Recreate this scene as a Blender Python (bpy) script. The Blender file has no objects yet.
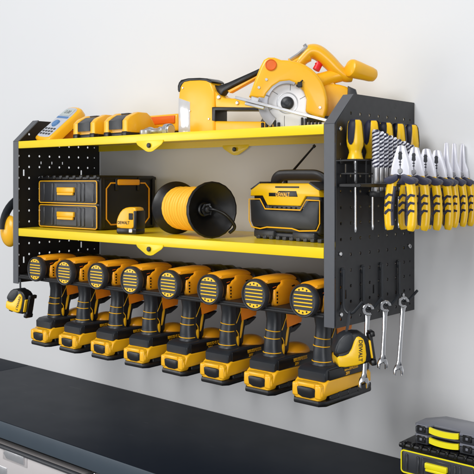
import bpy, bmesh, math, random
from mathutils import Vector, Matrix
R = math.radians
random.seed(4)
S = bpy.context.scene
COL = S.collection
PI = math.pi

# ------------------------------------------------------------------ camera constants
CA, CF, CHY, CX, CY = 0.714, 812.89, 182.05, 1.5599, -1.0382

def at(px, py, X=None, Y=None, Z=None):
    """a point of the real scene from a measured direction and a known plane"""
    t = (px - 237) / CF; s = (CHY - py) / CF
    d = Vector((-math.sin(CA) + t * math.cos(CA), math.cos(CA) + t * math.sin(CA), s))
    if X is not None: k = (X - CX) / d.x
    elif Y is not None: k = (Y - CY) / d.y
    else: k = Z / d.z
    return Vector((CX, CY, 0)) + k * d

# ------------------------------------------------------------------ materials
def mat(name, col, rough=.5, metal=0., bump=.0, bscale=400., var=.06, vscale=30., coat=0., spec=.5, rvar=.1, alpha=1., trans=0., dist=.0004):
    m = bpy.data.materials.new(name); m.use_nodes = True
    nt = m.node_tree; b = nt.nodes['Principled BSDF']
    L = nt.links.new
    tc = nt.nodes.new('ShaderNodeTexCoord')
    n1 = nt.nodes.new('ShaderNodeTexNoise'); n1.inputs['Scale'].default_value = vscale; n1.inputs['Detail'].default_value = 6
    L(tc.outputs['Object'], n1.inputs['Vector'])
    mx = nt.nodes.new('ShaderNodeMix'); mx.data_type = 'RGBA'
    L(n1.outputs['Fac'], mx.inputs['Factor'])
    mx.inputs['A'].default_value = tuple(c * (1 - var) for c in col) + (1,)
    mx.inputs['B'].default_value = tuple(min(1, c * (1 + var)) for c in col) + (1,)
    L(mx.outputs['Result'], b.inputs['Base Color'])
    mr = nt.nodes.new('ShaderNodeMapRange')
    mr.inputs['To Min'].default_value = max(.03, rough - rvar); mr.inputs['To Max'].default_value = min(1, rough + rvar)
    n2 = nt.nodes.new('ShaderNodeTexNoise'); n2.inputs['Scale'].default_value = vscale * 3.1; n2.inputs['Detail'].default_value = 8
    L(tc.outputs['Object'], n2.inputs['Vector']); L(n2.outputs['Fac'], mr.inputs['Value']); L(mr.outputs['Result'], b.inputs['Roughness'])
    b.inputs['Metallic'].default_value = metal
    b.inputs['Specular IOR Level'].default_value = spec
    if coat: b.inputs['Coat Weight'].default_value = coat; b.inputs['Coat Roughness'].default_value = .12
    if trans: b.inputs['Transmission Weight'].default_value = trans
    if bump:
        n3 = nt.nodes.new('ShaderNodeTexNoise'); n3.inputs['Scale'].default_value = bscale; n3.inputs['Detail'].default_value = 3
        bp = nt.nodes.new('ShaderNodeBump'); bp.inputs['Strength'].default_value = bump; bp.inputs['Distance'].default_value = dist
        L(tc.outputs['Object'], n3.inputs['Vector']); L(n3.outputs['Fac'], bp.inputs['Height']); L(bp.outputs['Normal'], b.inputs['Normal'])
    return m

def scuff(m, scale, amount):
    nt = m.node_tree; L = nt.links.new; b = nt.nodes['Principled BSDF']
    tc = nt.nodes.new('ShaderNodeTexCoord'); mp = nt.nodes.new('ShaderNodeMapping'); mp.inputs['Scale'].default_value = scale; mp.inputs['Rotation'].default_value = (0, 0, .3)
    n = nt.nodes.new('ShaderNodeTexNoise'); n.inputs['Scale'].default_value = 6; n.inputs['Detail'].default_value = 9; n.inputs['Roughness'].default_value = .7
    rp = nt.nodes.new('ShaderNodeMapRange'); rp.inputs['From Min'].default_value = .62; rp.inputs['From Max'].default_value = .72; rp.inputs['To Min'].default_value = 0; rp.inputs['To Max'].default_value = amount
    ad = nt.nodes.new('ShaderNodeMath'); ad.operation = 'ADD'; ad.use_clamp = True
    src = b.inputs['Roughness'].links[0].from_socket
    L(tc.outputs['Object'], mp.inputs['Vector']); L(mp.outputs['Vector'], n.inputs['Vector']); L(n.outputs['Fac'], rp.inputs['Value'])
    L(src, ad.inputs[0]); L(rp.outputs['Result'], ad.inputs[1]); L(ad.outputs[0], b.inputs['Roughness'])
    return m

M = dict(
    wall=mat('painted_wall', (.70, .706, .718), .85, bump=.25, bscale=900, var=.012, vscale=3, spec=.2),
    desk=mat('blue_grey_laminate', (.007, .011, .019), .45, bump=.12, bscale=1500, var=.04, vscale=4, spec=.07, rvar=.05),
    deskedge=mat('blue_grey_edge', (.040, .058, .078), .42, var=.08, vscale=12),
    cab=mat('cabinet_steel_dark', (.02, .022, .025), .5),
    drawer=mat('pale_drawer_steel', (.55, .52, .52), .40, metal=.25, var=.03, vscale=10),
    chrome=mat('chrome', (.80, .80, .82), .17, metal=1., var=.03, rvar=.06),
    satin=mat('satin_steel', (.72, .72, .74), .3, metal=.9, var=.05, rvar=.08),
    white_steel=mat('bright_polished_steel', (.86, .86, .93), .34, metal=.25, var=.05, rvar=.08),
    blade=mat('saw_blade_steel', (.78, .78, .80), .32, metal=.35, var=.07, vscale=25),
    shelf=mat('yellow_powder_coat', (.90, .66, .006), .36, bump=.1, bscale=1600, var=.02, vscale=20, coat=.2),
    black=mat('black_powder_coat', (.012, .012, .013), .48, bump=.25, bscale=1800, var=.1, spec=.4),
    char=mat('charcoal_powder_coat', (.014, .0145, .017), .42, bump=.2, bscale=1800, var=.08),
    flange=mat('front_lit_powder_coat', (.085, .090, .102), .34, bump=.15, bscale=1800, var=.06),  # panel coat made paler on the flanges: front light put into the colour
    plastic=mat('black_plastic', (.006, .006, .007), .34, bump=.12, bscale=1200, var=.15),
    rubber=mat('grey_rubber', (.019, .022, .027), .38, bump=.3, bscale=1500, var=.12),
    slate=mat('slate_plastic', (.034, .036, .042), .38, bump=.15, bscale=1300, var=.1),
    orange=mat('orange_plastic', (.92, .385, .012), .32, bump=.06, bscale=900, var=.03, coat=.15),
    amber=mat('amber_plastic', (.90, .46, .010), .34, bump=.06, bscale=900, var=.03, coat=.15),
    yellow=mat('yellow_plastic', (.92, .55, .004), .33, bump=.06, bscale=900, var=.03, coat=.15),
    lime=mat('bright_yellow_plastic', (.85, .74, .01), .4, var=.03),
    navy=mat('navy_rubber', (.026, .028, .060), .45, bump=.1, bscale=1200, var=.1),
    deep=mat('deep_orange_plastic', (.75, .13, .006), .4, var=.05),
    red=mat('red_plastic', (.72, .01, .02), .35, var=.05),
    lcd=mat('grey_screen', (.42, .47, .46), .2, var=.03),
    meter=mat('pale_grey_keypad', (.50, .52, .57), .45, var=.06),
    blue=mat('blue_dial', (.08, .2, .42), .4),
    lid=mat('smoky_grey_lid', (.15, .155, .185), .3, var=.03, rvar=.03, coat=.2),
    print=mat('pale_print', (.72, .66, .5), .5),
    cord=mat('orange_cord_rubber', (.95, .50, .03), .5, bump=.1, var=.05),
    trig=mat('bright_orange_plastic', (.95, .26, .006), .4, var=.03, spec=.3),
    zinc=mat('dull_zinc', (.50, .51, .53), .36, metal=.8, var=.05),
    guard=mat('grey_cast_guard', (.36, .36, .39), .38, metal=.3, var=.05),
    clear=mat('clear_plastic', (.80, .80, .82), .12, metal=.45, var=.1),
)

for k_, sc_, am_ in (('desk', (2, 14, 2), -.14), ('shelf', (3, 20, 20), .2), ('char', (6, 6, 12), .18), ('flange', (6, 6, 12), .15)): scuff(M[k_], sc_, am_)

# ------------------------------------------------------------------ mesh helpers
def new(): return bmesh.new()

def merge(bm, tmp, mtx=None):
    if mtx is not None: bmesh.ops.transform(tmp, matrix=mtx, verts=tmp.verts)
    me = bpy.data.meshes.new('tmp'); tmp.to_mesh(me); tmp.free(); bm.from_mesh(me); bpy.data.meshes.remove(me)
    return bm

def box(bm, x0, x1, y0, y1, z0, z1, bev=0., seg=2, mtx=None):
    t = bmesh.new(); bmesh.ops.create_cube(t, size=1)
    for v in t.verts:
        v.co = Vector(((x0 + x1) / 2 + v.co.x * (x1 - x0), (y0 + y1) / 2 + v.co.y * (y1 - y0), (z0 + z1) / 2 + v.co.z * (z1 - z0)))
    if bev: bmesh.ops.bevel(t, geom=list(t.edges), offset=bev, segments=seg, profile=.5, affect='EDGES')
    return merge(bm, t, mtx)

def smooth_poly(pts, n=2):
    """round an outline by corner cutting"""
    for _ in range(n):
        q = []
        for i in range(len(pts)):
            a, b = pts[i], pts[(i + 1) % len(pts)]
            q.append((a[0] * .75 + b[0] * .25, a[1] * .75 + b[1] * .25)); q.append((a[0] * .25 + b[0] * .75, a[1] * .25 + b[1] * .75))
        pts = q
    return pts

def prism(bm, pts, d0, d1, plane='XZ', bev=0., seg=2, mtx=None):
    t = bmesh.new()
    def co(p, d):
        return {'XZ': (p[0], d, p[1]), 'YZ': (d, p[0], p[1]), 'XY': (p[0], p[1], d)}[plane]
    va = [t.verts.new(co(p, d0)) for p in pts]; vb = [t.verts.new(co(p, d1)) for p in pts]
    n = len(pts)
    fa = t.faces.new(va); fb = t.faces.new(vb)
    for i in range(n): t.faces.new((va[i], va[(i + 1) % n], vb[(i + 1) % n], vb[i]))
    bmesh.ops.recalc_face_normals(t, faces=t.faces)
    if bev:
        ed = list(fa.edges) + list(fb.edges)
        bmesh.ops.bevel(t, geom=ed, offset=bev, segments=seg, profile=.5, affect='EDGES', clamp_overlap=True)
    return merge(bm, t, mtx)

def axis_m(loc, axis):
    a = Vector(axis).normalized()
    q = Vector((0, 0, 1)).rotation_difference(a)
    return Matrix.Translation(loc) @ q.to_matrix().to_4x4()

def lathe(bm, prof, loc=(0, 0, 0), axis=(0, 0, 1), seg=32, mtx=None):
    """prof: list of (radius, height)"""
    t = bmesh.new(); rings = []
    for r, h in prof:
        if r <= 1e-6: rings.append([t.verts.new((0, 0, h))])
        else: rings.append([t.verts.new((r * math.cos(2 * PI * k / seg), r * math.sin(2 * PI * k / seg), h)) for k in range(seg)])
    for a, b in zip(rings[:-1], rings[1:]):
        for k in range(seg):
            k2 = (k + 1) % seg
            if len(a) == 1 and len(b) == 1: continue
            if len(a) == 1: t.faces.new((a[0], b[k], b[k2]))
            elif len(b) == 1: t.faces.new((a[k], b[0], a[k2]))
            else: t.faces.new((a[k], b[k], b[k2], a[k2]))
    bmesh.ops.recalc_face_normals(t, faces=t.faces)
    m = axis_m(loc, axis)
    if mtx is not None: m = mtx @ m
    return merge(bm, t, m)

def cyl(bm, p0, p1, r, seg=16, r1=None, bev=.12):
    p0 = Vector(p0); p1 = Vector(p1); h = (p1 - p0).length
    r1 = r if r1 is None else r1
    c = min(bev * min(r, r1), h * .3)
    return lathe(bm, [(0, 0), (r - c, 0), (r, c), (r1, h - c), (r1 - c, h), (0, h)], p0, p1 - p0, seg)

def tube(bm, pts, rad, seg=10, closed=False, flat=1.):
    pts = [Vector(p) for p in pts]; n = len(pts)
    if not isinstance(rad, (list, tuple)): rad = [rad] * n
    t = bmesh.new(); rings = []
    up = None
    for i in range(n):
        if closed: tg = pts[(i + 1) % n] - pts[i - 1]
        else: tg = pts[min(i + 1, n - 1)] - pts[max(i - 1, 0)]
        tg.normalize()
        if up is None:
            up = Vector((0, 0, 1)) if abs(tg.z) < .9 else Vector((1, 0, 0))
        u = (up - tg * up.dot(tg)).normalized(); v = tg.cross(u); up = u
        rings.append([t.verts.new(pts[i] + (u * math.cos(2 * PI * k / seg) + v * math.sin(2 * PI * k / seg) * flat) * rad[i]) for k in range(seg)])
    rng = range(n) if closed else range(n - 1)
    for i in rng:
        a, b = rings[i], rings[(i + 1) % n]
        for k in range(seg): t.faces.new((a[k], a[(k + 1) % seg], b[(k + 1) % seg], b[k]))
    if not closed:
        t.faces.new(rings[0][::-1]); t.faces.new(rings[-1])
    bmesh.ops.recalc_face_normals(t, faces=t.faces)
    return merge(bm, t)

def curve(pts, n=8):
    """Catmull-Rom through points"""
    P = [Vector(p) for p in pts]; out = []
    for i in range(len(P) - 1):
        p0 = P[max(i - 1, 0)]; p1 = P[i]; p2 = P[i + 1]; p3 = P[min(i + 2, len(P) - 1)]
        for k in range(n):
            t = k / n
            out.append(.5 * ((2 * p1) + (p2 - p0) * t + (2 * p0 - 5 * p1 + 4 * p2 - p3) * t * t + (3 * p1 - p0 - 3 * p2 + p3) * t ** 3))
    out.append(P[-1]); return out

def loft(bm, sections, seg=24, power=3.2):
    """sections: (y, cx, cz, half width, half height); superellipse rings along Y"""
    t = bmesh.new(); rings = []
    for (y, cx, cz, w, h) in sections:
        rg = []
        for k in range(seg):
            a = 2 * PI * k / seg; c, s = math.cos(a), math.sin(a)
            rg.append(t.verts.new((cx + w * math.copysign(abs(c) ** (2 / power), c), y, cz + h * math.copysign(abs(s) ** (2 / power), s))))
        rings.append(rg)
    for a, b in zip(rings[:-1], rings[1:]):
        for k in range(seg): t.faces.new((a[k], a[(k + 1) % seg], b[(k + 1) % seg], b[k]))
    t.faces.new(rings[0][::-1]); t.faces.new(rings[-1])
    bmesh.ops.recalc_face_normals(t, faces=t.faces)
    return merge(bm, t)

def obj(name, bm, m, parent=None, angle=38):
    me = bpy.data.meshes.new(name); bm.to_mesh(me); bm.free()
    for p in me.polygons: p.use_smooth = True
    try: me.set_sharp_from_angle(angle=R(angle))
    except Exception: pass
    me.materials.append(M[m] if isinstance(m, str) else m)
    o = bpy.data.objects.new(name, me); COL.objects.link(o)
    if parent is not None: o.parent = parent
    return o

def pieces(name, bm, m, parent=None, by_side=False, angle=38):
    """loose pieces of a bmesh become objects of their own; by_side gathers them left / right"""
    seen = set(); isl = []
    bm.verts.ensure_lookup_table()
    for v in bm.verts:
        if v in seen: continue
        st_ = [v]; comp = []; seen.add(v)
        while st_:
            w = st_.pop(); comp.append(w)
            for e in w.link_edges:
                o_ = e.other_vert(w)
                if o_ not in seen: seen.add(o_); st_.append(o_)
        isl.append(comp)
    if by_side:
        g = {}
        for c in isl: g.setdefault(sum(v.co.x for v in c) > 0, []).extend(c)
        isl = list(g.values())
    out = []
    for c in isl:
        n = bmesh.new(); mp = {v: n.verts.new(v.co) for v in c}; cs = set(c); fs = set(f for v in c for f in v.link_faces)
        for f in fs: n.faces.new([mp[v] for v in f.verts])
        out.append(obj(name, n, m, parent, angle))
    bm.free(); return out

def tag(o, label, cat, group=None):
    o['label'] = label; o['category'] = cat
    if group: o['group'] = group
    return o

def thing(name, label, cat, loc=(0, 0, 0), rotz=0., group=None):
    o = bpy.data.objects.new(name, None); COL.objects.link(o); o.empty_display_size = .02
    o.location = loc; o.rotation_euler = (0, 0, rotz)
    return tag(o, label, cat, group)

def struct(name, bm, m, kind='structure'):
    o = obj(name, bm, m); o['kind'] = kind; return o

def lettering(name, text, size, mtx, m, parent, thick=.0003):
    c = bpy.data.curves.new(name, 'FONT'); c.body = text; c.size = size; c.extrude = thick; c.offset = size * .018
    c.align_x = 'CENTER'; c.align_y = 'CENTER'; c.resolution_u = 3
    t = bpy.data.objects.new('tmp_text', c); COL.objects.link(t)
    dg = bpy.context.evaluated_depsgraph_get(); dg.update()
    me = bpy.data.meshes.new_from_object(t.evaluated_get(dg)); bpy.data.objects.remove(t)
    me.name = name; me.transform(mtx); me.materials.clear(); me.materials.append(M[m])
    o = bpy.data.objects.new(name, me); COL.objects.link(o); o.parent = parent
    return o

def basis(o, x, y, z):
    m = Matrix((Vector(x), Vector(y), Vector(z))).transposed().to_4x4(); m.translation = Vector(o); return m

def dup(root, loc, rotz=None, label=None, rot=None):
    r = root.copy(); COL.objects.link(r); r.location = loc
    if rotz is not None: r.rotation_euler = (0, 0, rotz)
    if rot is not None: r.rotation_euler = rot
    if label: r['label'] = label
    for ch in list(root.children):
        c = ch.copy(); COL.objects.link(c); c.parent = r
        for g in list(ch.children):
            d = g.copy(); COL.objects.link(d); d.parent = c
    return r

# ------------------------------------------------------------------ the setting
ZD = -.4923; WY = .2475
ZT, ZT2, ZM, ZM2, ZP, ZB, YC, DP, LX, FW = .0898, .0742, -.1019, -.1187, .1393, -.2243, .0535, .2460, .86, .022
b = new(); box(b, -2.6, 3.4, WY, WY + .1, -1.3, 1.6); struct('wall', b, 'wall')

wb = thing('workbench', 'dark blue grey workbench with smooth top and pale drawer below, against the wall', 'workbench', (.5, -.09, ZD))
def wobj(name, bm, m, parent=None):
    o = obj(name, bm, m, parent or wb)
    o.data.transform(Matrix.Translation((-.5, .09, -ZD))); return o
YD = -.0902
seam = at(0, 371, Z=ZD)
sx = seam.x
b = new(); box(b, sx + .0012, 2.6, YD, WY - .001, ZD - .034, ZD, .0012); box(b, -1.6, sx, YD, WY - .001, ZD - .034, ZD, .0012)
wobj('table_top', b, 'desk')
b = new(); box(b, -1.6, 2.6, YD - .0022, YD - .0002, ZD - .0342, ZD - .0003, .0010)
wobj('front_edge', b, 'deskedge')
b = new(); box(b, -1.6, 2.6, YD + .03, WY - .01, -1.25, ZD - .0345)
wobj('cabinet_body', b, 'cab')
# drawer
b = new(); box(b, -.45, .362, YD - .002, YD + .029, -.76, ZD - .052, .002, 2)
dr = wobj('drawer', b, 'drawer')
b = new(); tube(b, [(-.45, YD - .003, ZD - .0505), (.372, YD - .003, ZD - .0505)], .0045, 12); wobj('rolled_edge', b, 'slate', dr)
b = new(); box(b, .362, .372, YD - .004, YD + .028, -.76, ZD - .047, .003, 3); wobj('end_trim', b, 'satin', dr)
hx = at(16, 456, Y=YD)
b = new(); box(b, hx.x - .042, hx.x + .042, YD - .0035, YD - .0015, hx.z - .014, hx.z + .012, .0008); pl = wobj('handle_plate', b, 'drawer', dr)
b = new()
pts = [Vector((hx.x - .036, YD - .005, hx.z)), Vector((hx.x - .028, YD - .005, hx.z + .008)), Vector((hx.x + .034, YD - .005, hx.z + .008)), Vector((hx.x + .034, YD - .005, hx.z - .009)), Vector((hx.x - .026, YD - .005, hx.z - .009))]
prism(b, [(p.x, p.z) for p in pts], YD - .0065, YD - .0034, 'XZ', .0012); wobj('pull_handle', b, 'satin', dr)
b = new(); box(b, hx.x - .12, hx.x - .028, YD - .0035, YD - .0015, hx.z - .055, hx.z - .03, .0008); wobj('label_plate', b, 'satin', dr)
b = new(); box(b, .386, .392, YD + .004, YD + .03, -.76, ZD - .04, .002); box(b, .401, .404, YD + .01, YD + .03, -.76, ZD - .04, .001); wobj('drawer_rail', b, 'satin')

# ------------------------------------------------------------------ the rack
rack = thing('tool_rack', 'black pegboard wall rack with two yellow shelves and a slotted drill rail', 'wall rack', (.43, .12, ZB))
rack_off = Matrix.Translation((-.43, -.12, -ZB))
def robj(name, bm, m, parent=None):
    o = obj(name, bm, m, parent or rack); o.data.transform(rack_off); return o

HY = [.0150 + .0278 * i for i in range(9)]
HY[8] = .2300
HZ = [.1080 - .0246 * k for k in range(14)]
def side_panel(x0, x1):
    b = new(); prism(b, [(.002, ZB), (DP, ZB), (DP, ZP), (YC, ZP), (.002, ZT + .001)], x0, x1, 'YZ')
    base = obj('panel_tmp', b, 'black')
    c = new()
    for z in HZ:
        for i, y in enumerate(HY):
            if z > ZT + .001 and y < .03: continue
            if z < ZB + .008: continue
            r = .0027 if i < 8 else .0018
            cyl(c, (x0 - .01, y, z), (x1 + .01, y, z), r, 10, bev=0)
    for y, z in ((.0285, .021), (.19, .021), (.0285, -.1745), (.19, -.150), (.11, -.1745)):
        box(c, x0 - .01, x1 + .01, y - .0022, y + .0022, z - .007, z + .007)
    for y in (.075, .105, .135):
        box(c, x0 - .01, x1 + .01, y - .0015, y + .0015, .041, .047)
    cut = obj('cut_tmp', c, 'black')
    md = base.modifiers.new('b', 'BOOLEAN'); md.object = cut; md.operation = 'DIFFERENCE'; md.solver = 'EXACT'
    dg = bpy.context.evaluated_depsgraph_get(); dg.update()
    me = bpy.data.meshes.new_from_object(base.evaluated_get(dg))
    bpy.data.objects.remove(base); bpy.data.objects.remove(cut)
    t = bmesh.new(); t.from_mesh(me)
    return t
def flange(xa, xb):
    b = new(); th = .002
    box(b, xa, xb, 0, th, ZB, ZT, .0004, 1)
    # chamfer strip
    dz = ZP - ZT; L = math.hypot(YC, dz); ny, nz = -dz / L, YC / L
    prism(b, [(0, ZT + .0005), (YC, ZP), (YC - ny * -th * -1, ZP - nz * th), (-ny * th, ZT + .0005 - nz * th)], xa, xb, 'YZ')
    return b
for side in (0, 1):
    if side == 0: t = side_panel(.0003, .0022); f = flange(.0024, FW)
    else: t = side_panel(LX - .0022, LX - .0003); f = flange(LX - FW, LX - .0024)
    p = robj('side_panel', t, 'black' if side == 0 else 'char')
    robj('front_flange', f, 'flange', p)
    b = new()
    xo = LX if side else 0.; sg = 1 if side else -1
    for y, z in ((.012, ZM2 + .008), (.226, ZM2 + .008), (.012, ZT2 + .008), (.205, ZB + .03), (.014, ZB + .02), (.229, -.112)):
        cyl(b, (xo - sg * .0002, y, z), (xo + sg * .0022, y, z), .0034, 14, bev=.35)
    b.transform(rack_off) if hasattr(b, 'transform') else bmesh.ops.transform(b, matrix=rack_off, verts=b.verts); pieces('bolt', b, 'satin' if side else 'char', p)
def shelf(zt, zb, name='shelf'):
    b = new()
    box(b, .003, LX - .003, .0035, DP - .001, zt - .0018, zt, .0004, 1)
    box(b, FW + .0006, LX - FW - .0006, .0002, .0034, zb, zt, .0008, 2)
    box(b, .003, LX - .003, DP - .0034, DP - .0015, zb, zt - .002)
    box(b, .003, LX - .003, .0036, .010, zb, zb + .0012)
    s = robj(name, b, 'shelf')
    cx = .446
    for y in (.0002, DP - .004):
        t = new(); prism(t, [(cx - .036, zb + .003), (cx - .036, zb - .001), (cx - .032, zb - .005), (cx - .010, zb - .0165), (cx - .004, zb - .018), (cx + .004, zb - .018), (cx + .010, zb - .0165), (cx + .032, zb - .005), (cx + .036, zb - .001), (cx + .036, zb + .003)], y - .002 if y < .1 else y, y - .0002 if y < .1 else y + .002, 'XZ', .0006)
        g = robj('support_tab', t, 'shelf', s)
        t = new(); lathe(t, [(0, .004), (.0035, .004), (.0045, .003), (.0045, 0), (0, 0)], (cx, y - .002, zb - .006), (0, -1, 0), 16); robj('screw', t, 'char', s)
    return s
shelf(ZT, ZT2); shelf(ZM, ZM2)
# slotted drill rail
DX0, DPX = .0945, .1012
DZ = -.1865
def DXi(i): return DX0 + DPX * i
b = new(); zr = -.2045
pts = [(.003, .236)]; pts += [(.003, .006)]
for i in range(8):
    x = DXi(i); hw = .021
    pts += [(x - hw, .006), (x - hw, .115), (x - hw + .008, .125), (x + hw - .008, .125), (x + hw, .115), (x + hw, .006)]
pts += [(LX - .003, .006), (LX - .003, .236)]
prism(b, pts, zr - .0025, zr, 'XY')
xs = [.003] + sum([[DXi(i) - .021, DXi(i) + .021] for i in range(8)], []) + [LX - .003]
for k in range(0, len(xs), 2):
    box(b, xs[k], xs[k + 1], .003, .006, zr - .005, zr + .0005, .0006, 1)
tube(b, [(FW + .001, .0025, zr - .0050), (LX - FW - .001, .0025, zr - .0050)], .0027, 8)
robj('drill_rail', b, 'black')

# ------------------------------------------------------------------ drills
def make_drill():
    t = thing('cordless_drill', 'drill', 'drill', (0, 0, 0), 0, 'yellow cordless drills hanging in the rail')
    # black motor body
    b = new()
    loft(b, [(.000, 0, 0, .0235, .0235), (.012, 0, .001, .0240, .0238), (.060, 0, .002, .0245, .0240), (.096, 0, .002, .0225, .0225)], 28, 2.4)
    mb_ = obj('motor_body', b, 'plastic', t)
    # orange shell: cheeks on the two sides and a saddle on the top
    b = new()
    for sg in (-1, 1):
        pr_ = smooth_poly([(.011, -.0195), (.010, .008), (.020, .0095), (.025, .0140), (.036, .0165), (.040, .0235), (.078, .0215), (.093, .010), (.095, .000), (.080, -.007), (.070, -.014), (.056, -.0190), (.030, -.0225)], 1)
        q = bmesh.new(); prism(q, pr_, 0, .0115, 'YZ', .0038, 3)
        for v in q.verts:
            f_ = v.co.x / .0115; drop = max(0., (v.co.z + .002) / .024); v.co.x = sg * (.0158 + v.co.x - .0075 * drop ** 2.2 * f_)
        if sg < 0: bmesh.ops.reverse_faces(q, faces=q.faces)
        merge(b, q)
    for o_ in pieces('side_shell', b, 'orange', t):
        sg = 1 if sum(v.co.x for v in o_.data.vertices) > 0 else -1
        b = new()
        for k in range(4): lathe(b, [(0, .0008), (.0017, .0008), (.0019, -.002), (0, -.002)], (sg * .0272, .0175, -.0128 + k * .0055), (sg, 0, 0), 12)
        obj('vent', b, 'plastic', o_)
        b = new()
        for k in range(2): prism(b, [(.060 + k * .003, .0115 - k * .004), (.068 + k * .003, .0125 - k * .004), (.069 + k * .003, .0105 - k * .004), (.061 + k * .003, .0092 - k * .004)], sg * .0245 - .0012, sg * .0245 + .0012, 'YZ')
        obj('raised_mark', b, 'plastic', o_)
    b = new()
    loft(b, [(.000, 0, .0185, .013, .0065), (.005, 0, .0205, .0175, .0078), (.030, 0, .0215, .0190, .0080), (.060, 0, .0220, .0185, .0080), (.080, 0, .0205, .0180, .0078), (.094, 0, .0165, .0140, .0060)], 24, 2.5)
    obj('top_shell', b, 'orange', t)
    b = new()
    for k in range(3): tube(b, [(.0236, .066 + k * .005, -.0225), (.0246, .072 + k * .005, -.0145)], .0006, 5)
    tube(b, [(.0243, .018, -.0205), (.0243, .026, -.0205)], .0006, 5)
    tube(b, [(.0228, .012, .0120), (.0228, .020, .0130)], .0006, 5)
    obj('printed_mark', b, 'deep', mb_)
    # rear cap
    b = new()
    lathe(b, [(0, -.0095), (.0232, -.0095), (.0240, -.0118), (.0252, -.0122), (.0263, -.0105), (.0266, -.004), (.0256, .0015), (.0240, .003), (0, .003)], (0, 0, 0), (0, 1, 0), 48)
    c = obj('rear_cap', b, 'slate', t)
    def seg_poly(z0, z1, r, n=10):
        L_ = []
        for k in range(n + 1):
            z = z0 + (z1 - z0) * k / n; L_.append((math.sqrt(max(0, r * r - z * z)), z))
        return L_ + [(-x, z) for x, z in reversed(L_)]
    b = new()
    prism(b, seg_poly(.0148, .0214, .0218), -.0108, -.0092, 'XZ'); prism(b, seg_poly(-.0214, -.0148, .0218), -.0108, -.0092, 'XZ')
    for k in range(4):
        z = -.0087 + k * .0058; w = .0182
        box(b, -w, w, -.0110, -.0092, z - .0010, z + .0010, .0004, 1)
    obj('grille', b, 'yellow', c)
    b = new()
    for x, dz in ((-.0075, -.0006), (0, .0012), (.0075, -.0006)):
        for s2 in (1, -1): lathe(b, [(0, .0006), (.0015, .0006), (.0017, 0), (0, 0)], (x, -.0106, s2 * (.0174 + dz)), (0, -1, 0), 10)
    obj('grille_hole', b, 'plastic', c)
    # gearbox and chuck
    b = new()
    lathe(b, [(0, .092), (.0205, .092), (.0235, .094), (.0250, .098), (.0250, .128), (.0225, .132), (.0225, .136), (.0205, .138), (.0215, .142), (.0205, .162), (.0155, .170), (.0145, .186), (.0085, .192), (0, .192)], (0, 0, .002), (0, 1, 0), 32)
    obj('chuck', b, 'plastic', t)
    b = new()
    loft(b, [(.086, 0, .004, .021, .020), (.090, 0, .005, .0245, .0240), (.112, 0, .004, .0254, .0245), (.120, 0, .003, .022, .021)], 24, 2.6)
    obj('gear_collar', b, 'plastic', t)
    # grip: lofted vertically from rounded sections
    def vloft(bm, secs, seg=20, pw=2.8):
        """secs: z, cy, halfwidth x, half depth y"""
        q = bmesh.new(); rg = []
        for z, cy, w, d in secs:
            r_ = []
            for k in range(seg):
                a = 2 * PI * k / seg; c_, s_ = math.cos(a), math.sin(a)
                r_.append(q.verts.new((w * math.copysign(abs(c_) ** (2 / pw), c_), cy + d * math.copysign(abs(s_) ** (2 / pw), s_), z)))
            rg.append(r_)
        for a_, b_ in zip(rg[:-1], rg[1:]):
            for k in range(seg): q.faces.new((a_[k], a_[(k + 1) % seg], b_[(k + 1) % seg], b_[k]))
        q.faces.new(rg[0]); q.faces.new(rg[-1]); bmesh.ops.recalc_face_normals(q, faces=q.faces)
        merge(bm, q)
    b = new()
    vloft(b, [(-.016, .0405, .0142, .0165), (-.024, .0415, .0140, .0155), (-.034, .0435, .0133, .0135), (-.046, .0450, .0127, .0122), (-.060, .0445, .0128, .0124), (-.074, .0425, .0134, .0134), (-.086, .0420, .0140, .0142), (-.096, .0425, .0150, .0152), (-.104, .0440, .0165, .0165), (-.109, .0445, .0195, .0195)], 24, 2.5)
    g = obj('grip', b, 'rubber', t)
    b = new()
    def ringpts(z, w, d, cy, a0=PI, a1=2 * PI, tilt=.0, n=20):
        L_ = []
        for k in range(n + 1):
            a = a0 + (a1 - a0) * k / n; c_, s_ = math.cos(a), math.sin(a)
            L_.append((w * math.copysign(abs(c_) ** .8, c_), cy + d * math.copysign(abs(s_) ** .8, s_), z + tilt * c_))
        return L_
    tube(b, ringpts(-.0645, .0133, .0131, .0439, tilt=-.0012), .0008, 6)
    tube(b, ringpts(-.0770, .0139, .0141, .0424, tilt=-.0008), .0008, 6)
    tube(b, ringpts(-.1015, .0163, .0165, .0433), .0008, 6)
    tube(b, [(.0134, .049, -.0645), (.0136, .053, -.058), (.0138, .057, -.050), (.0138, .061, -.044), (.0138, .0612, -.030)], .0007, 6)
    tube(b, [(.0136, .049, -.0770), (.0140, .0535, -.083), (.0148, .054, -.098)], .0007, 6)
    obj('accent_line', b, 'amber', g)
    b = new()
    prism(b, smooth_poly([(.046, -.018), (.063, -.018), (.063, -.050), (.070, -.058), (.084, -.062), (.076, -.072), (.072, -.084), (.070, -.108), (.046, -.108), (.050, -.070)], 1), -.0128, .0128, 'YZ', .0025, 3)
    sp = obj('handle_spine', b, 'plastic', t)
    b = new()
    for sg in (-1, 1):
        prism(b, smooth_poly([(.0635, -.064), (.0690, -.060), (.0700, -.064), (.0640, -.090), (.0600, -.094), (.0595, -.088)], 1), sg * .0128 - .0008, sg * .0128 + .0008, 'YZ', .0003)
        prism(b, smooth_poly([(.0490, -.090), (.0540, -.087), (.0550, -.092), (.0545, -.105), (.0490, -.105)], 1), sg * .0142 - .0016, sg * .0142 + .0016, 'YZ', .0003)
    pieces('inlay', b, 'amber', sp)
    b = new()
    prism(b, [(.0600, -.024), (.106, -.024), (.1085, -.030), (.1070, -.050), (.1055, -.0575), (.0645, -.0625)], -.0142, .0142, 'YZ', .002, 2)
    obj('trigger', b, 'trig', t)
    b = new()
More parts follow.
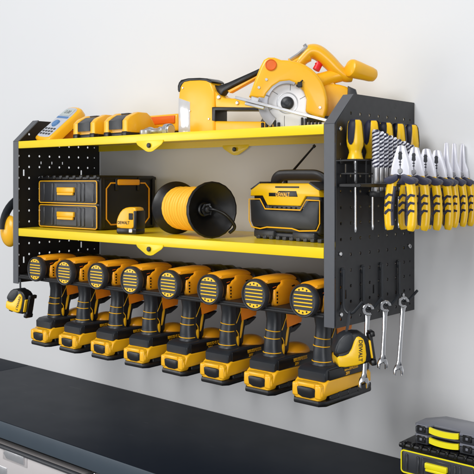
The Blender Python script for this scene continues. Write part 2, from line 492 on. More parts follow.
    prism(b, smooth_poly([(.104, -.014), (.121, -.016), (.120, -.038), (.1100, -.044), (.1090, -.026)], 1), -.011, .011, 'YZ', .0015)
    tg_ = obj('trigger_guard', b, 'plastic', t)
    b = new()
    prism(b, smooth_poly([(.066, -.067), (.107, -.0595), (.109, -.063), (.082, -.075)], 1), -.0115, .0115, 'YZ', .001); obj('guard_lip', b, 'plastic', tg_)
    # foot
    b = new()
    prism(b, [(.018, -.1085), (.030, -.107), (.080, -.107), (.132, -.111), (.141, -.118), (.139, -.128), (.011, -.1275), (.0105, -.1140)], -.0275, .0275, 'YZ', .0035, 3)
    f = obj('foot', b, 'rubber', t)
    for sg in (-1, 1):
        b = new(); box(b, sg * .0278 - .0020, sg * .0278 + .0020, .020, .132, -.1265, -.1100, .0012, 2); obj('foot_side', b, 'plastic', f)
    lettering('printed_text', 'BRUSHLESS', .0078, basis((.0303, .080, -.1150), (0, 1, 0), (0, 0, 1), (1, 0, 0)), 'amber', f)
    lettering('printed_volt', '20V', .0070, basis((.0303, .070, -.1220), (0, 1, 0), (0, 0, 1), (1, 0, 0)), 'amber', f)
    b = new()
    q = bmesh.new(); bmesh.ops.create_uvsphere(q, u_segments=28, v_segments=14, radius=1)
    for v in q.verts: v.co = Vector((v.co.x * .0255, .103 + v.co.y * .031, -.109 + v.co.z * .0155))
    merge(b, q); obj('belt_clip', b, 'orange', t)
    # battery
    b = new()
    prism(b, [(.004, -.131), (.012, -.1255), (.134, -.1275), (.138, -.132), (.138, -.147), (.002, -.150), (-.002, -.143)], -.0325, .0325, 'YZ', .003, 3)
    prism(b, [(-.0325, -.146), (-.0305, -.136), (-.025, -.1300), (.025, -.1300), (.0305, -.136), (.0325, -.146), (.0290, -.154), (.0225, -.158), (-.0225, -.158), (-.0290, -.154)], -.0055, .012, 'XZ', .0035, 3)
    for sg in (-1, 1): box(b, sg * .0235 - .0068, sg * .0235 + .0068, -.0075, .012, -.1535, -.1315, .0035, 3)
    box(b, -.018, .018, -.0085, .012, -.1365, -.1295, .0022, 2)
    bt = obj('battery', b, 'amber', t)
    b = new()
    prism(b, smooth_poly([(-.0185, -.1368), (.0185, -.1368), (.0195, -.141), (.0165, -.1535), (-.0165, -.1535), (-.0195, -.141)], 1), -.0078, .004, 'XZ', .0015, 2)
    obj('release_latch', b, 'plastic', bt)
    b = new()
    prism(b, [(-.034, .004), (-.0255, -.0075), (.0255, -.0075), (.0350, .004), (.0335, .10), (.0315, .1395), (-.0315, .1395), (-.0335, .10)], -.1650, -.1555, 'XY', .0030, 2)
    box(b, -.0325, .0325, .016, .1385, -.158, -.1490, .001, 1)
    for k in range(3): box(b, -.0333, .0333, .040 + k * .028, .048 + k * .028, -.1600, -.1475, .001, 1)
    obj('battery_base', b, 'plastic', bt)
    for o_ in (bt, *bt.children):
        o_.data.transform(Matrix.Translation((0, .005, 0)) @ Matrix.Diagonal((.94, .97, 1, 1)))
    return t
proto = make_drill()
ords = ['leftmost cordless drill in the rail, beside the left pegboard panel', 'second cordless drill from the left in the rail', 'third cordless drill from the left in the rail',
        'fourth cordless drill from the left, just left of the middle yellow support tab', 'fifth cordless drill from the left, right of the middle support tab',
        'sixth cordless drill from the left, third from the right panel', 'seventh cordless drill from the left, last one seen whole', 'rightmost cordless drill, its handle passing behind the right panel edge']
drills = []
for i in range(8):
    loc = (DXi(i), 0.004 + random.uniform(-.0012, .0012), DZ - (0.0 if i else 0.))
    o = proto if i == 0 else dup(proto, loc)
    o.location = loc; o.rotation_euler = (random.uniform(-.008, .008), random.uniform(-.012, .012), random.uniform(-.02, .02)); o['label'] = ords[i]

# ------------------------------------------------------------------ drawer box (two uses)
def drawer_box(label, loc, W, D_, H, handle_mat, trim):
    t = thing('drawer_box', label, 'tool box', loc)
    b = new(); box(b, 0, W, .006, D_, 0, H, .005, 3)
    box(b, -.002, W + .002, .002, D_ + .001, H - .010, H - .002, .003, 2)
    n = 9
    for k in range(n): box(b, W * (k + .3) / n, W * (k + .7) / n, 0, .012, H - .008, H + .001, .0015, 1)
    body = obj('body', b, 'plastic', t)
    hh = (H - .012) / 2
    for k in range(2):
        z0 = .003 + k * (hh + .001); z1 = z0 + hh - .004
        b = new(); box(b, .006, W - .006, .0, .012, z0, z1, .003, 2)
        for x in (.09, .24, .30, .70, .76, .91):
            box(b, W * x, W * (x + .035), -.0022, .002, z0 + .004, z1 - .004, .0012, 1)
        box(b, W * .33, W * .67, -.0015, .002, z0 + .004, z1 - .004, .001, 1)
        d = obj('drawer', b, 'slate', t)
        x0, x1 = .0045, W - .0045; y = .0005; r_ = .005
        path = []
        for cx_, cz_, a0 in ((x1 - r_, z1 - r_, 0), (x0 + r_, z1 - r_, 90), (x0 + r_, z0 + r_, 180), (x1 - r_, z0 + r_, 270)):
            for a in range(0, 91, 15): path.append((cx_ + r_ * math.cos(R(a0 + a)), y, cz_ + r_ * math.sin(R(a0 + a))))
        b = new(); tube(b, path, .0012, 6, closed=True); obj('trim', b, trim, d)
        b = new(); box(b, W * .36, W * .64, -.0060, .002, (z0 + z1) / 2 - hh * .02, (z0 + z1) / 2 + hh * .20, .0015, 2)
        box(b, W * .37, W * .63, -.0066, -.002, (z0 + z1) / 2 - hh * .13, (z0 + z1) / 2 - hh * .02, .001, 1)
        obj('pull_handle', b, handle_mat, d)
    # side: recessed frame with a carrying bar
    y0, y1 = D_ * .13, D_ * .87
    z0, z1 = H * .10, H * .86; c = .012
    b = new()
    ring = [(y0, z0 + c), (y0, z1 - c), (y0 + c, z1), (y1 - c, z1), (y1, z1 - c), (y1, z0 + c), (y1 - c, z0), (y0 + c, z0)]
    for sx_ in (1, -1):
        xs_ = W + .0012 if sx_ > 0 else -.0012
        tube(b, [(xs_, p[0], p[1]) for p in ring], .0017, 6, closed=True)
    pieces('side_frame', b, 'orange' if trim != 'lime' else trim, t)
    b = new(); box(b, W - .002, W + .007, D_ * .30, D_ * .68, H * .82, H * .93, .003, 2)
    obj('carry_handle', b, 'orange' if trim != 'lime' else handle_mat, t)
    b = new()
    for y in (.30, .68):
        box(b, W, W + .004, D_ * y - .004, D_ * y + .004, H * .72, H * .97, .001, 1)
    box(b, W, W + .004, D_ * .03, D_ * .09, H * .05, H * .95, .0015, 2); box(b, W, W + .004, D_ * .92, D_ * .97, H * .05, H * .95, .0015, 2)
    pieces('side_rib', b, 'plastic', t)
    return t
pL = at(38, 200, Y=.055); pR = at(98, 200, Y=.055)
W1 = pR.x - pL.x
drawer_box('black two drawer box with yellow trim on the middle shelf', (pL.x, .055, ZM), W1, .165, .116, 'amber', 'amber')
bx = at(402, 460, Y=.085).x
drawer_box('black drawer box with bright yellow trim on the workbench, at the corner', (bx - .006, .085, ZD), .131, .13, .088, 'lime', 'lime')
def organizer(label, z):
    t = thing('organizer_case', label, 'organizer case', (at(414.5, 440, Y=.092).x, .092, z), 0, 'flat organizer cases stacked on the desk box')
    W, D_ = .100, .066
    outl = [(.004, 0), (W - .004, 0), (W, .004), (W, D_ - .02), (W - .02, D_), (.03, D_), (0, D_ - .045), (0, .004)]
    b = new(); prism(b, [(.058 if False else x, y) for x, y in [(0.003, 0), (.022, 0), (.025, .007), (.072, .007), (.075, 0), (W - .003, 0), (W, .003), (W, D_ - .03), (W - .02, D_), (.02, D_), (0, D_ - .03), (0, .003)]], 0, .0095, 'XY', .0015, 2)
    obj('tray', b, 'slate', t)
    b = new(); prism(b, [(0.003, .0), (.022, -.001), (.027, .012), (.070, .012), (.075, -.001), (W - .003, 0), (W + .001, .004), (W + .001, D_ - .03), (W - .02, D_ + .001), (.02, D_ + .001), (-.001, D_ - .03), (-.001, .004)], .0100, .0148, 'XY', .002, 2)
    obj('lid', b, 'lid', t)
    b = new(); pts = curve([(.0245, .000, .0082), (.034, -.0015, .0070), (.0485, -.002, .0064), (.063, -.0015, .0070), (.0725, .000, .0082)], 5)
    q = bmesh.new(); vs = []
    for p in pts: vs.append([q.verts.new((p.x, p.y + dy, p.z + dz)) for dy, dz in ((0, -.0042), (.004, -.0042), (.004, .0042), (0, .0042))])
    for a_, b_ in zip(vs[:-1], vs[1:]):
        for k in range(4): q.faces.new((a_[k], a_[(k + 1) % 4], b_[(k + 1) % 4], b_[k]))
    q.faces.new(vs[0]); q.faces.new(vs[-1]); bmesh.ops.recalc_face_normals(q, faces=q.faces); merge(b, q)
    obj('handle', b, 'lime', t)
    for x in (.005, .080):
        b = new(); box(b, x, x + .014, -.0022, .002, .003, .0130, .001, 1); la = obj('latch', b, 'plastic', t)
        b = new(); box(b, x + .005, x + .009, -.0030, -.002, .006, .010, .0004, 1); obj('latch_button', b, 'lid', la)
    return t
z1 = ZD + .0895
organizer('flat grey organizer case directly on the drawer box, under the other case', z1)
organizer('flat grey organizer case on top of the stack on the workbench', z1 + .0155)

# ------------------------------------------------------------------ small line laser
p = at(126.5, 234, Z=ZM)
t = thing('line_laser', 'small yellow and black line laser in front of the drawer box', 'laser level', (p.x, .034, ZM), R(12))
t.scale = (.84, .84, .98)
prof = [(-.026, .010), (-.028, .020), (-.026, .032), (-.014, .048), (.002, .054), (.026, .054), (.030, .048), (.030, .010)]
b = new(); prism(b, smooth_poly(prof, 1), -.017, .017, 'XZ', .004, 3); obj('body', b, 'amber', t)
b = new(); box(b, -.027, .031, -.0185, .0185, 0, .0125, .004, 2); box(b, .022, .0315, -.0178, .0178, .010, .047, .002, 2); obj('base', b, 'plastic', t)
b = new(); box(b, .009, .021, -.0186, -.012, .029, .042, .001, 1); obj('window', b, 'plastic', t)
b = new(); box(b, .010, .020, -.0195, -.012, .003, .011, .001, 1); obj('lens', b, 'satin', t)
lettering('maker_name', 'DEWALT', .0085, basis((-.006, -.0172, .0225), (1, 0, 0), (0, 0, 1), (0, -1, 0)), 'plastic', t)

# ------------------------------------------------------------------ cable reel
rt = thing('cable_reel', 'black cable reel wound with orange cord on the middle shelf', 'cable reel', (.496, .064, ZM), R(-18))
rt.scale = (1.10, .93, .93)
Rr = .0555; HL = .062
def flange_prof(s):
    return [(.0, s * .030), (.012, s * .030), (.014, s * .034), (.030, s * .048), (.048, s * .058), (Rr - .002, s * .062), (Rr, s * .0635), (Rr, s * .0665), (Rr - .003, s * .0675), (.046, s * .0625), (.028, s * .0525), (.014, s * .040), (.011, s * .041), (.009, s * .047), (0, s * .047)]
for s in (1, -1):
    b = new(); lathe(b, flange_prof(s), (0, 0, Rr), (1, 0, 0), 22 if s > 0 else 48)
    fl = obj('flange', b, 'plastic', rt, 20)
    b = new()
    for k in range(6):
        a = k * PI / 3; tube(b, [(s * .050, .012 * math.cos(a), Rr + .012 * math.sin(a)), (s * .047, .010 * math.cos(a + 1), Rr + .010 * math.sin(a + 1))], .0022, 6)
    lathe(b, [(0, 0), (.006, 0), (.006, .006), (.004, .008), (0, .008)], (s * .046, 0, Rr), (s, 0, 0), 16)
    obj('hub', b, 'slate', fl)
b = new(); pts = []; rr = .036; turns = 13; n = 24
for lay, (rr, x0, x1, tn) in enumerate(((.030, -.044, .046, 10), (.0355, -.046, .046, 10), (.0400, -.050, .046, 10))):
    pp = []
    for k in range(tn * n + 1):
        a = 2 * PI * k / n; f_ = k / (tn * n); x = (x0 + (x1 - x0) * f_) * (1 if lay % 2 == 0 else -1)
        rj = rr + .0006 * math.sin(a * .37 + lay)
        pp.append((x, rj * math.cos(a), Rr + rj * math.sin(a)))
    tube(b, pp, .0048, 8)
obj('cord', b, 'cord', rt)
b = new(); tube(b, curve([(.050, 0, Rr), (.060, .008, Rr + .000), (.070, .024, Rr - .008), (.074, .040, Rr - .024), (.072, .046, Rr - .036), (.064, .040, Rr - .046)], 8), .0032, 10)
obj('crank_handle', b, 'plastic', rt)

# ------------------------------------------------------------------ radio
rd = thing('jobsite_radio', 'black and yellow jobsite radio with raised antenna on the middle shelf', 'radio', (.690, .092, ZM), R(-8))
rd.scale = (1.02, 1, 1.16)
W = .176; xh = W / 2; Dr = .105
b = new(); outl = smooth_poly([(-xh, .012), (-xh + .012, 0), (xh - .012, 0), (xh, .012), (xh, Dr - .012), (xh - .012, Dr), (-xh + .012, Dr), (-xh, Dr - .012)], 1)
prism(b, outl, .010, .074, 'XY', .004, 3)
body = obj('body', b, 'plastic', rd)
b = new()
prism(b, [(-xh * .86, .018), (xh * .86, .018), (xh * .93, .026), (xh * .96, .060), (xh * .66, .060), (xh * .50, .045), (-xh * .50, .045), (-xh * .66, .060), (-xh * .96, .060), (-xh * .93, .026)], -.004, .006, 'XZ', .003, 2)
obj('speaker_grille', b, 'rubber', body)
b = new()
tube(b, [(-xh * .98, -.0035, .028), (-xh * .98, -.0035, .061), (-xh * .64, -.0045, .0615), (-xh * .49, -.0045, .0465), (xh * .49, -.0045, .0465), (xh * .64, -.0045, .0615), (xh * .98, -.0035, .061), (xh * .98, -.0035, .028), (xh * .90, -.0035, .0175), (xh * .45, -.0035, .0155), (xh * .25, -.0035, .0185), (-xh * .45, -.0035, .0185), (-xh * .65, -.0035, .0155), (-xh * .90, -.0035, .0175)], .0011, 6, closed=True)
obj('trim', b, 'amber', body)
b = new()
prism(b, [(-xh * .97, .066), (-xh * .60, .0665), (-xh * .46, .052), (xh * .46, .052), (xh * .60, .0665), (xh * .97, .066), (xh * .95, .076), (xh * .70, .086), (-xh * .70, .086), (-xh * .95, .076)], -.0028, .030, 'XZ', .003, 2)
prism(b, [(-xh * .93, .074), (-xh * .62, .086), (xh * .62, .086), (xh * .93, .074)], .0305, Dr - .006, 'XZ', .003, 2)
pn = obj('control_panel', b, 'yellow', body)
b = new()
prism(b, smooth_poly([(-xh * .40, .066), (xh * .40, .066), (xh * .36, .0745), (-xh * .12, .0745), (-xh * .16, .0715), (-xh * .40, .0715)], 0), -.0036, .004, 'XZ', .0006)
box(b, -xh * .22, xh * .44, -.0036, .004, .0790, .0815, .0005, 1)
obj('display', b, 'plastic', pn)
lettering('maker_name', 'DEWALT', .0085, basis((0, -.0038, .0688), (1, 0, 0), (0, 0, 1), (0, -1, 0)), 'amber', pn)
b = new()
for s in (-1, 1):
    prism(b, [(s * xh * .64, .0830), (s * xh * .92, .0745), (s * xh * .99, .0770), (s * xh * .70, .0885)], -.002, .045, 'XZ', .002, 2)
    box(b, s * xh * .45 - .004, s * xh * .45 + .004, -.003, .003, .044, .052, .001, 1)
for k in range(8): box(b, -xh * .40 + k * .0115, -xh * .40 + k * .0115 + .007, -.0035, .003, .0480, .0505, .0005, 1)
pieces('corner_guard', b, 'slate', body)
b = new()
for s in (-1, 1):
    box(b, s * xh * .55 - .026, s * xh * .55 + .026, -.004, Dr, .002, .014, .003, 2)
box(b, -xh * .8, xh * .8, .002, Dr - .004, .003, .011, .002, 1)
for k in range(10): box(b, -xh * .75 + k * .0165, -xh * .75 + k * .0165 + .009, -.0055, .01, .0, .006, .001, 1)
obj('foot', b, 'slate', body)
b = new()
tube(b, curve([(-xh * .66, .040, .078), (-xh * .62, .034, .088), (-xh * .48, .030, .0965), (-xh * .30, .030, .0985), (xh * .30, .030, .0985), (xh * .62, .030, .0970), (xh * .80, .034, .088), (xh * .84, .040, .078)], 6), .0060, 12, flat=1.7)
obj('carry_handle', b, 'slate', rd)
b = new(); tube(b, [(-xh * .74, .068, .078), (-xh * .74, .068, .094)], .0045, 10)
tube(b, [(-xh * .74, .068, .090), (-xh * .56, .072, .106), (-xh * .06, .080, .143)], [.0026, .0022, .0017], 8); tube(b, [(-xh * .06, .080, .143), (-xh * .03, .081, .1455)], .0028, 8)
obj('antenna', b, 'plastic', rd)

# ------------------------------------------------------------------ top shelf: multimeter
def frame_thing(name, label, cat, o, x, y, z, group=None):
    t = thing(name, label, cat); t.matrix_world = basis(o, x, y, z); t['label'] = label
    if group: t['group'] = group
    return t
l_ = Vector((.16, .72, .66)).normalized(); w_ = Vector((.985, -.12, -.10)); w_ = (w_ - l_ * w_.dot(l_)).normalized(); n_ = w_.cross(l_)
p0 = at(40.5, 139.0, Y=.030)
mm = frame_thing('multimeter', 'orange multimeter with grey keypad leaning on the top shelf, left end', 'multimeter', (p0.x, .030, ZT + .006), w_, l_, n_)
MW, ML = .034, .113
outl = [(-MW + .003, .0), (MW - .003, 0), (MW, .010), (MW - .002, .05), (MW, ML - .014), (MW - .012, ML), (-MW + .012, ML), (-MW, ML - .014), (-MW + .002, .05), (-MW, .010)]
b = new(); prism(b, smooth_poly(outl, 1), -.024, 0, 'XY', .006, 3); obj('case', b, 'amber', mm)
s_ = [(x * .80, .006 + y * .885) for x, y in outl]
b = new(); prism(b, smooth_poly(s_, 1), -.002, .0015, 'XY', .0008, 1); fc = obj('face_plate', b, 'meter', mm)
b = new(); prism(b, [(-.021, .078), (.021, .078), (.019, .100), (-.019, .100)], .0012, .0028, 'XY', .0005, 1); obj('screen', b, 'lcd', fc)
b = new(); prism(b, [(-.023, .069), (.023, .069), (.0225, .075), (-.0225, .075)], .0012, .0028, 'XY', .0005, 1); lathe(b, [(0, .0045), (.009, .0045), (.0105, .002), (.0105, 0), (0, 0)], (0, .050, .001), (0, 0, 1), 24); obj('dial', b, 'blue', fc)
b = new()
for i in range(4):
    for j in range(3):
        box(b, -.021 + i * .012, -.0145 + i * .012, .013 + j * .0085, .0175 + j * .0085, .001, .003, .0005, 1)
obj('button', b, 'slate', fc)
lettering('reading', '0.00', .014, basis((0, .089, .0027), (1, 0, 0), (0, 1, 0), (0, 0, 1)), 'slate', fc, .0001)
# orange case behind
p = at(68, 132, Y=.125)
t = thing('small_tool_case', 'low orange case with black lid behind the multimeter', 'case', (p.x, .125, ZT))
b = new(); box(b, -.045, .055, -.02, .045, 0, .028, .004, 3); obj('body', b, 'orange', t)
b = new(); box(b, -.040, .040, -.012, .040, .029, .036, .002, 2); obj('lid', b, 'plastic', t)

def battery_pack(label, px, yy, rz=0.):
    p = at(px, 125, Y=yy)
    t = thing('battery_pack', label, 'battery', (p.x, yy, ZT), rz, 'yellow battery packs on the top shelf'); t.scale = (.97, .92, .90)
    b = new()
    prism(b, [(-.010, .008), (-.010, .040), (.012, .052), (.044, .052), (.062, .044), (.072, .030), (.110, .027), (.112, .008)], -.032, .032, 'YZ', .004, 3)
    for s in (-1, 1): prism(b, [(-.016, .010), (-.016, .036), (-.006, .046), (.016, .056), (.042, .056), (.054, .048), (.054, .010)], s * .029 - .009, s * .029 + .008, 'YZ', .003, 2)
    bd = obj('body', b, 'amber', t)
    b = new(); prism(b, [(-.017, .017), (-.017, .037), (.005, .0505), (.040, .0545), (.040, .04), (0, .02)], -.0215, .0215, 'YZ', .0025, 2)
    la = obj('release_latch', b, 'rubber', bd)
    b = new(); box(b, -.012, .012, .010, .034, .0520, .0550, .001, 1); obj('latch_grip', b, 'slate', la)
    b = new(); box(b, -.034, .034, -.012, .112, .0, .011, .003, 2); box(b, -.036, -.020, -.018, -.004, 0, .012, .002, 2); box(b, .020, .036, -.018, -.004, 0, .012, .002, 2)
    obj('base', b, 'plastic', bd)
    return t
battery_pack('yellow battery pack with dark latch on the top shelf, beside the multimeter', 89.5, .045)
battery_pack('yellow battery pack with dark latch on the top shelf, right of the other pack', 121, .045)
p = at(145.5, 120, Y=.085)
t = thing('battery_charger', 'orange bar shaped charger behind the right hand battery pack', 'charger', (p.x, .150, ZT))
b = new(); box(b, -.056, .046, -.020, .03, .014, .050, .006, 3); obj('body', b, 'amber', t)
b = new(); box(b, -.030, .040, -.0235, -.018, .030, .046, .002, 2); obj('recess', b, 'deep', t)
b = new(); box(b, -.060, .045, -.020, .028, 0, .013, .003, 2); obj('base', b, 'plastic', t)
# metal fittings
p = at(158, 128, Y=.060)
t = thing('air_nozzle', 'silver metal air fitting lying beside the battery packs', 'air fitting', (p.x, .060, ZT + .0105), R(-6)); t.scale = (.85, .8, .8)
b = new(); lathe(b, [(0, -.052), (.005, -.052), (.009, -.044), (.011, -.030), (.009, -.022), (.0065, -.016), (.0065, .004), (.009, .008), (.009, .018), (.006, .021), (.006, .026), (.012, .028), (.013, .034), (.013, .046), (.011, .049), (0, .049)], (0, 0, 0), (1, 0, 0), 28); obj('body', b, 'zinc', t)
b = new(); lathe(b, [(0, 0), (.013, 0), (.014, .002), (.014, .014), (.012, .016), (0, .016)], (-.035, -.010, -.0125), (0, 0, 1), 24); obj('cap', b, 'zinc', t)
b = new(); lathe(b, [(.0142, .030), (.0152, .031), (.0152, .045), (.0142, .046)], (0, 0, 0), (1, 0, 0), 12); obj('ring', b, 'zinc', t, 20)

# ------------------------------------------------------------------ staple gun
SY = .115
def XZ(px, py, Y=SY):
    q = at(px, py, Y=Y - .015); return (q.x, q.z)
z0 = ZT + .001
L0 = XZ(178, 100)
st = thing('staple_gun', 'yellow and black manual staple gun standing on the top shelf', 'staple gun', (L0[0], SY, ZT))
def S_(pts): return [(XZ(*p)[0] - L0[0], max(XZ(*p)[1] - ZT, .001)) for p in pts]
outer = S_([(179, 140), (179, 98), (181, 86), (186, 80), (205, 79), (212, 82), (217, 92), (222, 97), (226, 98), (247, 99), (262, 102), (268, 107), (266, 122), (258, 127), (283, 129), (283, 140)])
outer_low = S_([(179, 140), (179, 98), (180, 86), (185, 80.5), (205, 79.5), (211, 82), (217, 92), (222, 97.5), (246, 99), (262, 103), (266, 108), (266, 120), (262, 124.5), (222, 124.5), (219, 122), (219, 110), (222, 108), (258, 109), (262, 112), (262, 118)])
# body in pieces that butt: head block, top arm, bottom arm, nose link
b = new()
hd = S_([(179, 141), (179, 97), (180, 87), (184, 80), (205, 79), (211, 82), (214.5, 91), (215, 141)])
prism(b, hd, -.017, .017, 'XZ', .004, 3)
ta = S_([(214.5, 91), (219, 96), (224, 98), (247, 99), (262, 101), (269, 106), (268, 110.5), (215, 108.5)])
prism(b, ta, -.0155, .0155, 'XZ', .004, 3)
ba = S_([(215, 121), (262, 121.5), (284, 126), (285, 141), (215, 141)])
prism(b, ba, -.0165, .0165, 'XZ', .004, 3)
bdy = obj('body', b, 'amber', st)
b = new(); prism(b, S_([(259, 108), (269, 108), (270, 116), (266, 123), (258, 124), (262, 116)]), -.0125, .0125, 'XZ', .002, 2)
prism(b, S_([(212.5, 107), (262, 107.5), (262, 110.5), (216, 110.5), (216, 121), (212.5, 121)]), -.0172, .0172, 'XZ', .001, 2)
prism(b, smooth_poly(S_([(178.6, 92), (178.6, 84), (183, 78.6), (206, 77.6), (213.5, 81), (212, 83.5), (205, 80.2), (186, 81), (181.5, 86), (181, 92)]), 1), -.0178, .0178, 'XZ', .0012, 2)
obj('grip_lining', b, 'plastic', bdy)
b = new(); prism(b, S_([(179.4, 141), (179.4, 98), (191, 102), (191, 141)]), -.0182, .0182, 'XZ', .0015, 2); obj('front_plate', b, 'clear', bdy)
b = new(); prism(b, smooth_poly(S_([(210, 84), (216, 86), (252, 70), (257, 67.5), (258, 70), (254, 74), (222, 90), (218, 96), (213, 95)]), 1), -.008, .008, 'XZ', .003, 2); lv = obj('lever', b, 'plastic', st)
b = new(); prism(b, S_([(224, 90.2), (254, 74.8), (255.5, 76), (226, 92.5)]), -.006, .006, 'XZ', .0015, 2); obj('lever_core', b, 'orange', lv)
b = new()
for q, r in (((184, 88), .0022), ((210, 119), .0022), ((238, 103), .0036), ((191, 111), .0018), ((219.5, 97.2), .004)):
    c_ = S_([q])[0]; lathe(b, [(0, .0022), (r * .7, .0022), (r, .001), (r, 0), (0, 0)], (c_[0], -.0168, c_[1]), (0, -1, 0), 14)
pieces('screw', b, 'satin', bdy)

# ------------------------------------------------------------------ circular saw
th = R(32)
hub = at(287.4, 103.2, Y=.060)
sw = thing('circular_saw', 'yellow circular saw with steel blade tilted on the top shelf, right end', 'circular saw', (hub.x, hub.y, ZT), th)
ud = Vector((math.cos(th), math.sin(th), 0)); vn = Vector((-math.sin(th), math.cos(th), 0))
def UV(px, py, d=0.):
    """point on the saw's own plane (offset d behind it) -> local x, z"""
    t_ = (px - 237) / CF; s2 = (CHY - py) / CF
    dr_ = Vector((-math.sin(CA) + t_ * math.cos(CA), math.cos(CA) + t_ * math.sin(CA), s2))
    o_ = Vector((CX, CY, 0)); pl_ = hub + vn * d
    k = (pl_ - o_).dot(vn) / dr_.dot(vn); q = o_ + dr_ * k
    return ((q - hub).dot(ud), q.z - ZT)
def UVs(pts, d=0.): return [UV(p[0], p[1], d) for p in pts]
hc = UV(287.4, 103.2)
# blade
b = new(); bl = []; nt_ = 36; RB = .0455
for k in range(nt_):
    a = 2 * PI * k / nt_
    bl += [(hc[0] + (RB - .004) * math.cos(a), hc[1] + (RB - .004) * math.sin(a)), (hc[0] + RB * math.cos(a + .02), hc[1] + RB * math.sin(a + .02))]
bl = [(x, z) for x, z in bl]
prism(b, bl, -.0008, .0008, 'XZ')
bd = obj('blade', b, 'blade', sw)
b = new()
for k in range(6):      # expansion slots cut in from the rim
    a = R(20 + 60 * k); tube(b, [(hc[0] + q_ * math.cos(a + (q_ - .03) * 6), -.0009, hc[1] + q_ * math.sin(a + (q_ - .03) * 6)) for q_ in (.022, .026, .030, .034, .038, .041)], .0004, 5)
obj('expansion_slot', b, 'slate', bd)
b = new(); lathe(b, [(.0165, 0), (.0170, .0003), (.0180, .0003), (.0185, 0)], (hc[0], -.0008, hc[1]), (0, -1, 0), 40); obj('blade_ring', b, 'zinc', bd)
b = new(); lathe(b, [(0, .007), (.006, .007), (.0105, .004), (.0115, 0), (0, 0)], (hc[0], -.0008, hc[1]), (0, -1, 0), 24)
lathe(b, [(0, .0085), (.004, .0085), (.0045, .006), (0, .006)], (hc[0], -.0008, hc[1]), (0, -1, 0), 6); obj('arbor', b, 'rubber', bd)
# lower guard: grey annulus sector
def sector(c, r0, r1, a0, a1, n=30):
    A = [(c[0] + r1 * math.cos(R(a0 + (a1 - a0) * k / n)), c[1] + r1 * math.sin(R(a0 + (a1 - a0) * k / n))) for k in range(n + 1)]
    B = [(c[0] + r0 * math.cos(R(a1 + (a0 - a1) * k / n)), c[1] + r0 * math.sin(R(a1 + (a0 - a1) * k / n))) for k in range(n + 1)]
    return A + B
b = new(); prism(b, sector(hc, .0310, .0425, 66, 160) + [] , -.0145, -.0105, 'XZ', .0015, 2)
prism(b, sector(hc, .0315, .0490, 160.4, 236), -.0145, -.0105, 'XZ', .0015, 2); prism(b, sector(hc, .0470, .0492, 165, 235), -.0102, .012, 'XZ')
obj('lower_guard', b, 'guard', sw)
# upper guard
ug = UVs([(248.5, 96.5), (254, 81), (260, 66), (263.5, 59.5), (268, 57), (274, 57), (281, 59.5), (290, 60), (298, 61.5), (305, 64.5), (311, 68.5), (317, 74), (322, 81), (325.5, 89), (327.5, 98), (327.5, 108), (325, 119), (316, 117.5), (306, 112)], -.016)
inn = [(hc[0] + .0500 * math.cos(R(a)), hc[1] + .0500 * math.sin(R(a))) for a in range(-10, 160, 8)]
inner_pts = UVs([(306, 111), (307, 100), (304, 92), (298, 85.5), (290, 82.5), (281, 83.5), (274, 88), (268, 95), (266, 100)])
b = new(); prism(b, ug + inner_pts, -.016, .030, 'XZ', .006, 4)
gd = obj('upper_guard', b, 'amber', sw)
c_ = UV(271, 65, -.016)
b = new(); lathe(b, [(.0098, -.001), (.0098, .0012), (.0085, .0020), (.0078, .0012), (0, .0006)], (c_[0], -.0165, c_[1]), (0, -1, 0), 28); 
obj('dust_port', b, 'deep', gd)
b = new()
for q in ((259, 87.5), (266.5, 79.5), (320, 107.5)):
    c2 = UV(*q, -.016); lathe(b, [(0, .0012), (.0022, .0012), (.0028, 0), (0, 0)], (c2[0], -.0162, c2[1]), (0, -1, 0), 12)
pieces('screw', b, 'satin', gd)
b = new(); c2 = UV(300, 84, -.016); box(b, c2[0] - .004, c2[0] + .004, -.021, -.010, c2[1] - .006, c2[1] + .003, .001, 1); tube(b, [(c2[0] - .006, -.018, c2[1] - .004), (c2[0] + .005, -.019, c2[1] + .006)], .0014, 6)
obj('depth_pin', b, 'plastic', gd)
# motor body behind the guard
b = new(); mc = UV(327, 92, .05)
lathe(b, [(0, .020), (.034, .020), (.036, .024), (.036, .060), (.033, .066), (0, .066)], (UV(318, 96, .04)[0], 0, UV(318, 96, .04)[1]), (0, 1, 0), 32)
pr = UVs([(316, 78), (330, 84), (343, 86), (352, 90), (354, 100), (350, 120), (318, 124)], .035)
prism(b, smooth_poly(pr, 1), .018, .062, 'XZ', .006, 3)
mo = obj('motor_housing', b, 'amber', sw)
b = new(); pr = UVs([(348, 87), (356, 90.5), (358, 97), (357, 122), (346, 122)], .035); prism(b, pr, .014, .066, 'XZ', .004, 2); obj('motor_cap', b, 'slate', mo)
# main handle: flowing strut from the top front down to the rear
def P3(px, py, d): u, v = UV(px, py, d); return (u, d, v)
b = new()
tube(b, curve([P3(296, 66, .020), P3(303, 58, .022), P3(310, 52, .024), P3(318, 53, .026), P3(328, 61, .028), P3(337, 70, .030), P3(345, 76, .032), P3(352, 77, .034)], 6), [.0085 + .0048 * math.sin(PI * min(1, (k + 6) / 48)) for k in range(43)], 16, flat=1.5)
tube(b, curve([P3(316, 82, .020), P3(322, 80, .024), P3(332, 77, .028), P3(344, 74, .032), P3(350, 72, .034)], 6), [.014, .014, .0138, .0136, .0134, .0132, .013, .013, .0128, .0126, .0124, .0122, .0120, .0120, .012, .012, .012, .012, .012, .012, .012, .012, .012, .012, .012], 14, flat=1.2)
tube(b, curve([P3(290, 64, .016), P3(300, 60, .018), P3(309, 56, .020)], 6), .010, 12, flat=1.3)
hn = obj('main_handle', b, 'amber', sw)
b = new(); tube(b, [P3(316, 70, .020), P3(319, 64.5, .022), P3(317, 62, .022)], [.0065, .0065, .005], 10); obj('trigger', b, 'red', hn)
